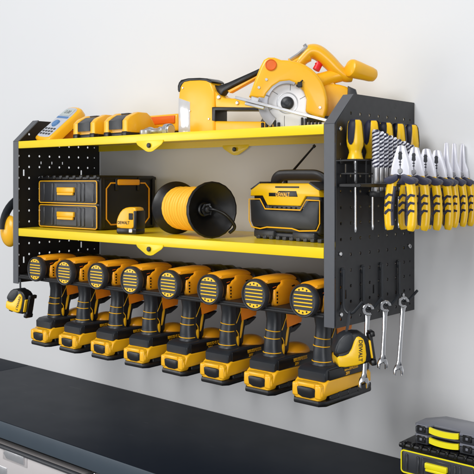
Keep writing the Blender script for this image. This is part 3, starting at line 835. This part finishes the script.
b = new(); tube(b, curve([P3(290, 60, .008), P3(297, 55.5, .009), P3(302, 51.5, .010), P3(306, 47.5, .011)], 5), .0036, 8, flat=2.0); tube(b, [P3(308, 49.5, .011), P3(304.5, 44.5, .011)], .0034, 8); obj('handle_trim', b, 'satin', hn)
b = new(); a0 = Vector(P3(349, 67.5, .010)); a1 = Vector(P3(371, 74.5, .040))
ax = a1 - a0; Lh = ax.length
lathe(b, [(0, -.001), (.0115, 0), (.0145, .002), (.0158, .006), (.0150, Lh * .4), (.0132, Lh * .8), (.0128, Lh * .95), (.0112, Lh + .005), (.007, Lh + .009), (0, Lh + .0105)], a0, ax, 32)
obj('side_handle', b, 'amber', sw)
# base plate
A = Vector(P3(235, 98, -.024)); B = Vector(P3(328, 121.5, -.024)); e = (B - A)
zax = Vector((0, 0, 1)); xax = e.normalized(); yax = Vector((0, 1, 0)); zx = xax.cross(yax)
bp_m = basis(A, xax, yax, zx)
b = new(); box(b, 0, e.length, 0, .012, -.0012, .0012, .0005, 1, bp_m); box(b, 0, e.length, -.0008, .0008, -.0012, .0036, .0004, 1, bp_m)
bpo = obj('base_plate', b, 'satin', sw)
b = new(); box(b, .026, .040, .001, .014, .0014, .010, .001, 1, bp_m); box(b, .018, .052, .002, .010, -.007, -.0014, .001, 1, bp_m); obj('clamp_bracket', b, 'satin', bpo)
b = new(); c3 = Vector(P3(314, 119, -.014)); box(b, c3.x - .012, c3.x + .026, -.014, .012, c3.z - .004, c3.z + .005, .0015, 2)
for k in range(6): box(b, c3.x - .022 + k * .006, c3.x - .018 + k * .006, -.012, .004, 0.002, c3.z + .003 - .0015 * (k % 2), .0008, 1)
obj('guide_clamp', b, 'plastic', bpo); b = new(); c4 = Vector(P3(268, 126, -.010))
for k in range(5): box(b, c4.x - .012 + k * .007, c4.x - .0075 + k * .007, -.010, .004, 0.001, c4.z + .006 + .004 * (k % 2), .0008, 1)
obj('guide_clamp', b, 'plastic', bpo)

# ------------------------------------------------------------------ right panel: screwdrivers in a wire holder
XS = .8765
hd_t = thing('wire_holder', 'black wire holder on the right panel carrying the screwdrivers', 'tool holder', (.861, .1, -.005))
def hob(name, bm, m, parent): o = obj(name, bm, m, parent); o.data.transform(Matrix.Translation((-.861, -.1, .005))); return o
b = new(); xw = .8925; ya, yb = .008, .236
for z in (.0335, .0128, -.0055):
    tube(b, [(.861, ya + .001, z), (xw, ya, z), (xw, yb, z), (.861, yb, z)], .0013, 6)
for y in (ya, .035, .085, .128, .170, .212, yb):
    tube(b, [(xw, y, .0335), (xw, y, -.0055)], .0012, 6)
tube(b, [(.861, .03, .0335), (.861, .03, -.0055)], .0012, 6)
hob('frame', b, 'plastic', hd_t)
b = new()
pts = [(.861, ya), (.8925, ya)]
box(b, .861, .8635, ya, yb, .028, .0345, .0005, 1); box(b, .8605, xw, ya, -.001, .0318, .0335)
hob('top_bar', b, 'plastic', hd_t)
def make_screwdriver():
    t = thing('screwdriver', 'x', 'screwdriver', (0, 0, 0), 0, 'screwdrivers in the wire holder')
    prof = [(0, .060), (.0085, .060), (.0110, .057), (.0122, .050), (.0128, .040), (.0135, .028), (.0125, .020), (.0100, .014), (.0095, .010), (.0115, .003), (.0125, .0), (0, 0)]
    b = new(); lathe(b, prof[::-1], (0, 0, 0), (0, 0, 1), 28); h = obj('handle', b, 'yellow', t)
    b = new(); q = bmesh.new()
    for a0 in (-88, 32, 152):     # three soft navy inlays, each a wrapped patch with a rounded lower end
        zs = [.061, .0595, .055, .048, .040, .032, .026, .022]
        rs = [.0078, .0098, .0122, .0132, .0138, .0142, .0140, .0136]
        hw = [28, 30, 31, 30, 27, 24, 19, 7]
        grid = []
        for z, r, h_ in zip(zs, rs, hw):
            grid.append([q.verts.new((r * math.cos(R(a0 + h_ * s)), r * math.sin(R(a0 + h_ * s)), z)) for s in (-1, -.5, 0, .5, 1)])
        for a_, b_ in zip(grid[:-1], grid[1:]):
            for k in range(4): q.faces.new((a_[k], a_[k + 1], b_[k + 1], b_[k]))
    bmesh.ops.solidify(q, geom=q.faces[:], thickness=.0012)
    bmesh.ops.recalc_face_normals(q, faces=q.faces); merge(b, q)
    lathe(b, [(0, .0605), (.0070, .0605), (.0085, .0600), (.007, .0615), (0, .062)], (0, 0, 0), (0, 0, 1), 20)
    obj('grip_inlay', b, 'navy', h)
    b = new(); lathe(b, [(0, 0), (.0028, 0), (.0028, -.006), (.0021, -.008), (.0021, -.104), (.0024, -.108), (.0012, -.113), (0, -.113)], (0, 0, 0), (0, 0, 1), 14)
    obj('shaft', b, 'chrome', t)
    return t
sd = make_screwdriver()
sl = ['yellow screwdriver nearest the rack front edge in the wire holder', 'second yellow screwdriver from the rack front edge', 'third yellow screwdriver, handle rising behind the drill bits', 'fourth yellow screwdriver, behind the drill bits and pliers', 'yellow screwdriver closest to the wall in the wire holder']
for i, y in enumerate([.029, .079, .119, .161, .204]):
    o = sd if i == 0 else dup(sd, (XS, y, .0355))
    o.location = (XS, y, .0355 + (0, .0015, .0005, .001, .0015)[i]); o.rotation_euler = (0, 0, R((0, -14, 8, -10, 4)[i])); o['label'] = sl[i]

# drill bits
bh = thing('bit_holder', 'black holder block with the row of spiral drill bits', 'bit holder', (.905, .11, -.02))
b = new(); box(b, -.012, .008, -.068, .090, -.003, .006, .0015, 2); box(b, -.044, -.012, -.02, -.01, -.002, .004, .001, 1); box(b, -.044, -.012, .05, .06, -.002, .004, .001, 1); obj('block', b, 'plastic', bh)
def twist_mat():
    m = mat('banded_drill_steel', (.72, .72, .74), .25, metal=.7)
    return m
for i in range(9):
    y = .0505 + i * .0142; r = .0052 - i * .00022; top = .0815 - i * .0024
    t = thing('drill_bit', ('thick spiral drill bit nearest the rack front in the bit row', 'second spiral drill bit from the rack front', 'third spiral drill bit from the rack front, in front of a screwdriver', 'fourth spiral drill bit from the rack front', 'fifth spiral drill bit, left of the first plier jaws', 'sixth spiral drill bit, beside the first plier jaws', 'seventh spiral drill bit, between plier jaws', 'eighth spiral drill bit, next to the shortest one', 'shortest spiral drill bit, closest to the wall')[i], 'drill bit', (.900, y, -.016), 0, 'spiral drill bits in the bit holder')
    zb_, zt_ = .022 + .016, top + .016
    b = new(); lathe(b, [(0, 0), (r * .8, 0), (r * .9, .001), (r * .9, zb_), (r * .95, zb_ + .001), (r * .72, zb_ + .003), (r * .72, zt_ - .003), (0, zt_)], (0, 0, 0), (0, 0, 1), 14); obj('shank', b, 'satin', t)
    b = new(); 
    for ph in (0, PI):
        n = 70; pitch = .0125
        pp = [((r * .66) * math.cos(ph + 2 * PI * (zt_ - zb_) / pitch * k / n), (r * .66) * math.sin(ph + 2 * PI * (zt_ - zb_) / pitch * k / n), zb_ + .001 + (zt_ - zb_ - .003) * k / n) for k in range(n + 1)]
        tube(b, pp, r * .48, 6)
    sp_ = obj('flute', b, 'white_steel', t)
    b = new()
    for ph in (PI / 2, 1.5 * PI):
        pp = [((r * .60) * math.cos(ph + 2 * PI * (zt_ - zb_) / pitch * k / n), (r * .60) * math.sin(ph + 2 * PI * (zt_ - zb_) / pitch * k / n), zb_ + .001 + (zt_ - zb_ - .003) * k / n) for k in range(n + 1)]
        tube(b, pp, r * .50, 6)
    obj('flute_groove', b, 'navy', t)

# ------------------------------------------------------------------ pliers
ph_t = thing('plier_holder', 'black bar holder carrying the row of pliers off the right panel', 'tool holder', (.905, .12, -.006))
b = new()
box(b, .003, .012, -.140, .128, -.002, .004, .001, 1)
for y in (-.11, .0, .105): box(b, -.044, .003, y - .004, y + .004, -.002, .004, .001, 1)
obj('bar', b, 'plastic', ph_t)
def make_pliers(kind):
    big = kind == 'wide'
    t = thing('pliers', 'x', 'pliers', (0, 0, 0), 0, 'wide jawed pliers hanging in a row' if big else 'long nose pliers hanging in a row')
    # local: x spread of handles, z up, y thickness
    b = new()
    if big:
        for s in (-1, 1):
            prism(b, [(s * .0008, .010), (s * .0148, .010), (s * .0138, .022), (s * .0105, .036), (s * .0050, .0530), (s * .0012, .0545), (s * .0018, .040), (s * .0008, .030)], -.0048, .0048, 'XZ', .0012, 2)
    else:
        for s in (-1, 1):
            prism(b, [(s * .0006, .010), (s * .0105, .010), (s * .0095, .024), (s * .0050, .036), (s * .0026, .0655), (s * .0006, .067)], -.0032, .0032, 'XZ', .0008, 2)
    j = obj('jaws', b, 'white_steel', t)
    b = new(); lathe(b, [(0, .0012), (.0035, .0012), (.0045, 0), (0, 0)], (0, -.0049 if big else -.0033, .016), (0, -1, 0), 18); obj('pivot', b, 'satin', j)
    if big:
        b = new()
        for k in range(5): box(b, -.0015 - .0004 * k, .0015 + .0004 * k, -.0051, .0051, .0245 + k * .0042, .0262 + k * .0042)
        prism(b, [(-.0032, .034), (.0032, .034), (.0022, .045), (-.0022, .045)], -.0050, .0050, 'XZ')
        obj('jaw_teeth', b, 'slate', j)
    for s in (-1, 1):
        # grip curve
        if big: path = [(s * .008, 0, .008), (s * .0135, 0, .000), (s * .0158, 0, -.012), (s * .0178, 0, -.030), (s * .0185, 0, -.048), (s * .0172, 0, -.066), (s * .0162, 0, -.073)]; rads = [.0068, .0072, .0076, .0074, .0074, .0072, .0046]
        else: path = [(s * .006, 0, .006), (s * .0115, 0, .000), (s * .0140, 0, -.012), (s * .0165, 0, -.030), (s * .0170, 0, -.048), (s * .0150, 0, -.064), (s * .0140, 0, -.070)]; rads = [.0062, .0066, .0066, .0062, .0062, .0060, .0038]
        pts = curve(path, 5); rr = []
        for i in range(len(path) - 1):
            for k in range(5): rr.append(rads[i] * (1 - k / 5) + rads[i + 1] * k / 5)
        rr.append(rads[-1])
        b = new(); tube(b, pts, rr, 14, flat=.82); g = obj('grip', b, 'yellow', t)
        b = new()
        # collar
        prism(b, smooth_poly([(s * .003, .013), (s * (.018 if big else .014), .0075), (s * (.026 if big else .020), .004), (s * (.023 if big else .017), -.0035), (s * .012, -.004), (s * .002, .004)], 1), -.0080, .0080, 'XZ', .002, 2)
        obj('collar', b, 'navy', g)
        b = new()
        fx = 1. if big else .76
        for k in range(3):       # chevrons wrapped on the front of the grip
            zc = -.021 - k * .0115; xc = s * (.0172 if big else .0155)
            yy = -.0077 * .82 * (1 if big else .84)
            q = [(xc - .0065 * fx, zc - .0045), (xc - .0055 * fx, zc - .001), (xc + .000, zc + .0035), (xc + .0065 * fx, zc + .002), (xc + .0060 * fx, zc - .001), (xc + .001, zc - .0005), (xc - .004 * fx, zc - .006)]
            prism(b, q, yy - .0001, yy + .0045, 'XZ', .0003, 1)
        # dark inner strip
        tube(b, [(p.x - s * (.0048 if big else .004), p.y - .001, p.z) for p in pts[8:-5]], .0036 if big else .0030, 8)
        obj('grip_inlay', b, 'navy', g)
    return t
pw = make_pliers('wide'); pn_ = make_pliers('narrow')
PXC = .948
wl = ['wide jawed pliers with yellow grips nearest the rack front', 'second pair of wide jawed pliers from the rack front', 'third pair of wide jawed pliers from the rack front', 'fourth pair of wide jawed pliers, next to the long nose pliers']
nl = ['long nose pliers right beside the wide jawed pliers', 'middle one of the three long nose pliers', 'long nose pliers at the end of the row, closest to the wall']
ROT = R(8)
def yat(px, X): return at(px, 150, X=X).y
for i, px in enumerate([401, 414.5, 426.5, 437.5]):
    loc = (PXC, yat(px, PXC), 0.0005 - i * .0012)
    o = pw if i == 0 else dup(pw, loc)
    o.location = loc; o.rotation_euler = (0, random.uniform(-.02, .02), ROT); o['label'] = wl[i]
for i, px in enumerate([446, 454.2, 462.2]):
    X = PXC + .004; loc = (X, yat(px, X), -.003)
    o = pn_ if i == 0 else dup(pn_, loc)
    o.location = loc; o.rotation_euler = (0, random.uniform(-.015, .015), ROT); o['label'] = nl[i]

# ------------------------------------------------------------------ hooks and wrenches
def make_hook():
    t = thing('panel_hook', 'x', 'hook', (0, 0, 0), 0, 'black hooks on the right panel')
    b = new(); tube(b, curve([(.003, 0, .066), (.003, 0, .034), (.003, 0, .012), (.005, 0, .004), (.012, 0, -.001), (.020, 0, .001), (.028, 0, .009), (.037, 0, .019)], 6), .0023, 8)
    obj('wire', b, 'rubber', t)
    b = new(); box(b, .0, .002, -.003, .003, .055, .068, .0006, 1); tube(b, [(-.004, 0, .064), (.003, 0, .064)], .002, 6); obj('peg', b, 'rubber', t)
    return t
hk = make_hook()
hp = [(.0175, 'black hook nearest the rack front, holding the tape measure'), (.0745, 'black hook holding the wrench behind the tape measure'), (.131, 'black hook holding the middle wrench'), (.188, 'black hook closest to the wall, holding the longest wrench')]
for i, (y, lb) in enumerate(hp):
    o = hk if i == 0 else dup(hk, (0, 0, 0))
    o.location = (LX, y, -.2005); o['label'] = lb

def make_wrench(L, label, loc, tilt):
    t = thing('combination_wrench', label, 'wrench', loc, 0, 'chrome combination wrenches hanging from hooks')
    t.rotation_euler = tilt
    # local: x across, z along (down), y thickness, origin at ring centre
    b = new(); n = 36; ro, ri = .0096, .0050
    q = bmesh.new()
    rings = []
    for k in range(n + 1):
        a = R(-58 + (R_open := 296) * k / n) if False else R(20 + 300 * k / n - 20)
        ring = []
        for (r, yy) in ((ro, -.0022), (ro - .0008, -.0030), (ri + .0008, -.0030), (ri, -.0022), (ri, .0022), (ri + .0008, .0030), (ro - .0008, .0030), (ro, .0022)):
            ring.append(q.verts.new((r * math.cos(a), yy, r * math.sin(a))))
        rings.append(ring)
    for a_, b_ in zip(rings[:-1], rings[1:]):
        for k in range(8): q.faces.new((a_[k], a_[(k + 1) % 8], b_[(k + 1) % 8], b_[k]))
    q.faces.new(rings[0]); q.faces.new(rings[-1]); bmesh.ops.recalc_face_normals(q, faces=q.faces)
    merge(b, q, Matrix.Rotation(R(-8), 4, 'Y'))
    h = obj('ring_end', b, 'chrome', t)
    b = new(); prism(b, [(-.0045, -.0075), (.0045, -.0075), (.0036, -.016), (.0028, -L * .5), (.0034, -L + .016), (.0052, -L + .007), (-.0052, -L + .007), (-.0034, -L + .016), (-.0028, -L * .5), (-.0036, -.016)], -.0021, .0021, 'XZ', .0009, 2)
    obj('shank', b, 'chrome', t)
    b = new(); c = (0, -L)
    pts = [(x, z - L) for x, z in [(-.0058, .0085), (-.0085, .001), (-.0078, -.0065), (-.0042, -.0085), (-.0040, -.0005), (.0, .0020), (.0042, -.0005), (.0046, -.0080), (.0078, -.0055), (.0085, .001), (.0058, .0085)]]
    prism(b, pts, -.0027, .0027, 'XZ', .0008, 2); obj('open_end', b, 'chrome', t)
    return t
wr = [(367.8, 309.5, 363.7, 383.0, .879, 'chrome wrench partly hidden behind the hanging tape measure'), (385.2, 306, 382.6, 364, .879, 'shortest chrome wrench, hanging in the middle'), (403.3, 302, 398.4, 370.5, .879, 'chrome wrench hanging clear of everything, closest to the wall')]
for px, py, qx, qy, X, lb in wr:
    a_ = at(px, py, X=X); c_ = at(qx, qy, X=X)
    L = (a_ - c_).length
    # hang in the panel's plane turned partly to face outwards
    o = make_wrench(L, lb, a_, (0, 0, 0))
    zx = (a_ - c_).normalized(); xx = Vector((.62, .78, 0)); xx = (xx - zx * xx.dot(zx)).normalized(); yy = zx.cross(xx)
    o.matrix_world = basis(a_, xx, yy, zx)

# ------------------------------------------------------------------ tape measures
def tape(label, centre, xax, zax, strap_top):
    zax = Vector(zax).normalized(); xax = Vector(xax); xax = (xax - zax * xax.dot(zax)).normalized(); yax = zax.cross(xax)
    t = thing('tape_measure', label, 'tape measure', centre, 0, 'yellow tape measures hanging at the rack ends')
    t.matrix_world = basis(centre, xax, yax, zax) @ Matrix.Scale(.80, 4)
    # local: x right, z up, y into the body (front face looks to -y)
    b = new()
    prof = smooth_poly([(-.034, -.020), (-.030, -.031), (.024, -.031), (.032, -.022), (.034, .010), (.024, .028), (.002, .033), (-.020, .026), (-.032, .006)], 1)
    prism(b, prof, -.017, .017, 'XZ', .004, 3); bd = obj('case', b, 'plastic', t)
    b = new(); prism(b, smooth_poly([(-.034, -.019), (-.031, -.029), (.012, -.030), (.022, -.022), (.0235, .014), (.014, .024), (.006, .022), (-.008, -.004), (-.020, -.008), (-.033, -.006)], 1), -.0195, .0195, 'XZ', .003, 3)
    fp = obj('side_shell', b, 'yellow', bd)
    b = new(); prism(b, smooth_poly([(-.0355, -.004), (-.018, -.004), (-.004, .000), (.006, .022), (-.001, .0345), (-.022, .028), (-.035, .008)], 1), -.0185, .0185, 'XZ', .004, 3); obj('grip_cover', b, 'rubber', bd)
    b = new(); box(b, .034, .041, -.010, .010, -.030, .022, .001, 1); box(b, .037, .046, -.012, .012, .016, .026, .002, 2); obj('belt_clip', b, 'plastic', bd)
    b = new(); box(b, .030, .0415, -.013, .013, -.038, -.026, .003, 2); obj('bumper', b, 'plastic', bd)
    b = new(); box(b, -.024, -.012, -.014, .014, -.0335, -.028, .001, 1); obj('blade_hook', b, 'plastic', bd)
    b = new(); box(b, .0305, .0345, -.0175, .0175, -.022, .012, .001, 1); obj('edge_trim', b, 'yellow', bd)
    lettering('maker_name', 'DEWALT', .0100, basis((.0115, -.0197, -.003), (-.16, 0, -.987), (.987, 0, -.16), (0, -1, 0)), 'plastic', fp)
    # strap to its hook
    b = new(); inv = t.matrix_world.inverted(); s0 = inv @ Vector(strap_top)
    tube(b, [s0, s0 * .6 + Vector((-.004, 0, .030)) * .4, (-.006, 0, .028)], .0042, 8, flat=.6); obj('strap', b, 'slate', t)
    return t
c1 = at(351.5, 348, X=.888)
tape('black and yellow tape measure hanging in front of the rightmost drill', c1, (.66, .72, 0.16), (-.10, -.12, 1), (.874, .0175, -.199))
c0 = at(20.5, 300.5, Y=-.012)
tape('black and yellow tape measure hanging under the left panel', c0, (.95, .18, -.10), (.18, .05, 1), (.010, .012, -.205))
# hook for the left tape measure
t = thing('panel_hook', 'small black hook at the foot of the left panel', 'hook', (0, .012, -.2), 0)
b = new(); tube(b, curve([(-.003, 0, .055), (-.004, 0, .020), (-.004, 0, -.006), (.000, 0, -.012), (.006, 0, -.011), (.011, 0, -.004)], 6), .0023, 8); obj('wire', b, 'rubber', t)
b = new(); box(b, -.005, -.0005, -.003, .003, .046, .058, .0005, 1); obj('peg', b, 'rubber', t)

# ------------------------------------------------------------------ ear muffs outside the left panel
c1 = at(12.0, 231, X=-.034)
em = thing('ear_muffs', 'orange ear muffs with black headband hanging outside the left panel', 'ear muffs', (-.034, c1.y + .055, c1.z))
for s in (-1, 1):
    b = new(); q = bmesh.new(); bmesh.ops.create_uvsphere(q, u_segments=28, v_segments=16, radius=1)
    for v in q.verts:
        v.co = Vector((v.co.x * .028, s * (.060 + (v.co.y * .018 if v.co.y > 0 else v.co.y * .010)), v.co.z * .036))
    merge(b, q); cp = obj('ear_cup', b, 'amber', em)
    b = new(); lathe(b, [(0, 0), (.022, 0), (.027, .003), (.028, .009), (.024, .014), (.012, .014), (0, .012)], (0, s * .053, 0), (0, -s, 0), 28); obj('cushion', b, 'plastic', cp)
b = new(); pts = [(0, -.078 * math.cos(R(a)), .010 + .072 * math.sin(R(a))) for a in range(-4, 185, 8)]
tube(b, pts, .0045, 10, flat=2.2); obj('headband', b, 'rubber', em)
t = thing('panel_hook', 'black hook outside the left panel carrying the ear muffs', 'hook', (0, c1.y + .055, c1.z + .076), 0)
b = new(); tube(b, curve([(.0, 0, .018), (-.003, 0, .004), (-.012, 0, -.002), (-.035, 0, -.001), (-.048, 0, .010)], 6), .0023, 8); obj('wire', b, 'rubber', t)
b = new(); box(b, -.004, -.0005, -.004, .004, .010, .022, .0005, 1); obj('peg', b, 'rubber', t)

# ------------------------------------------------------------------ light
W_ = bpy.data.worlds.new('World'); S.world = W_; W_.use_nodes = True
bg = W_.node_tree.nodes['Background']; bg.inputs['Color'].default_value = (.93, .96, 1, 1); bg.inputs['Strength'].default_value = .30
def area(name, loc, target, size, power, col=(1, 1, 1), size_y=None):
    l = bpy.data.lights.new(name, 'AREA'); l.energy = power; l.color = col; l.shape = 'RECTANGLE'; l.size = size; l.size_y = size_y or size
    o = bpy.data.objects.new(name, l); COL.objects.link(o); o.location = loc
    o.rotation_euler = (Vector(target) - Vector(loc)).to_track_quat('-Z', 'Y').to_euler(); return o
area('softbox_key', (.55, -2.3, 1.75), (.45, .15, -.15), 1.4, 66, (1, .998, .995))
area('softbox_side', (2.7, -2.0, -.1), (.8, .1, -.3), 1.2, 27, (.97, .985, 1))
area('softbox_left', (-1.5, -2.1, .1), (.1, .2, -.3), 1.2, 21, (1, .998, .995))

# ------------------------------------------------------------------ camera
cam = bpy.data.cameras.new('camera'); co = bpy.data.objects.new('camera', cam); COL.objects.link(co); S.camera = co
co.location = (CX, CY, 0); co.rotation_euler = (PI / 2, 0, CA)
cam.sensor_width = 36; cam.lens = 36 * CF / 474; cam.shift_y = -(237 - CHY) / 474; cam.clip_end = 50; cam.clip_start = .05
S.render.engine = 'CYCLES'
S.view_settings.view_transform = 'Standard'; S.view_settings.look = 'None'; S.view_settings.exposure = 0; S.view_settings.gamma = 1
S.cycles.use_denoising = True
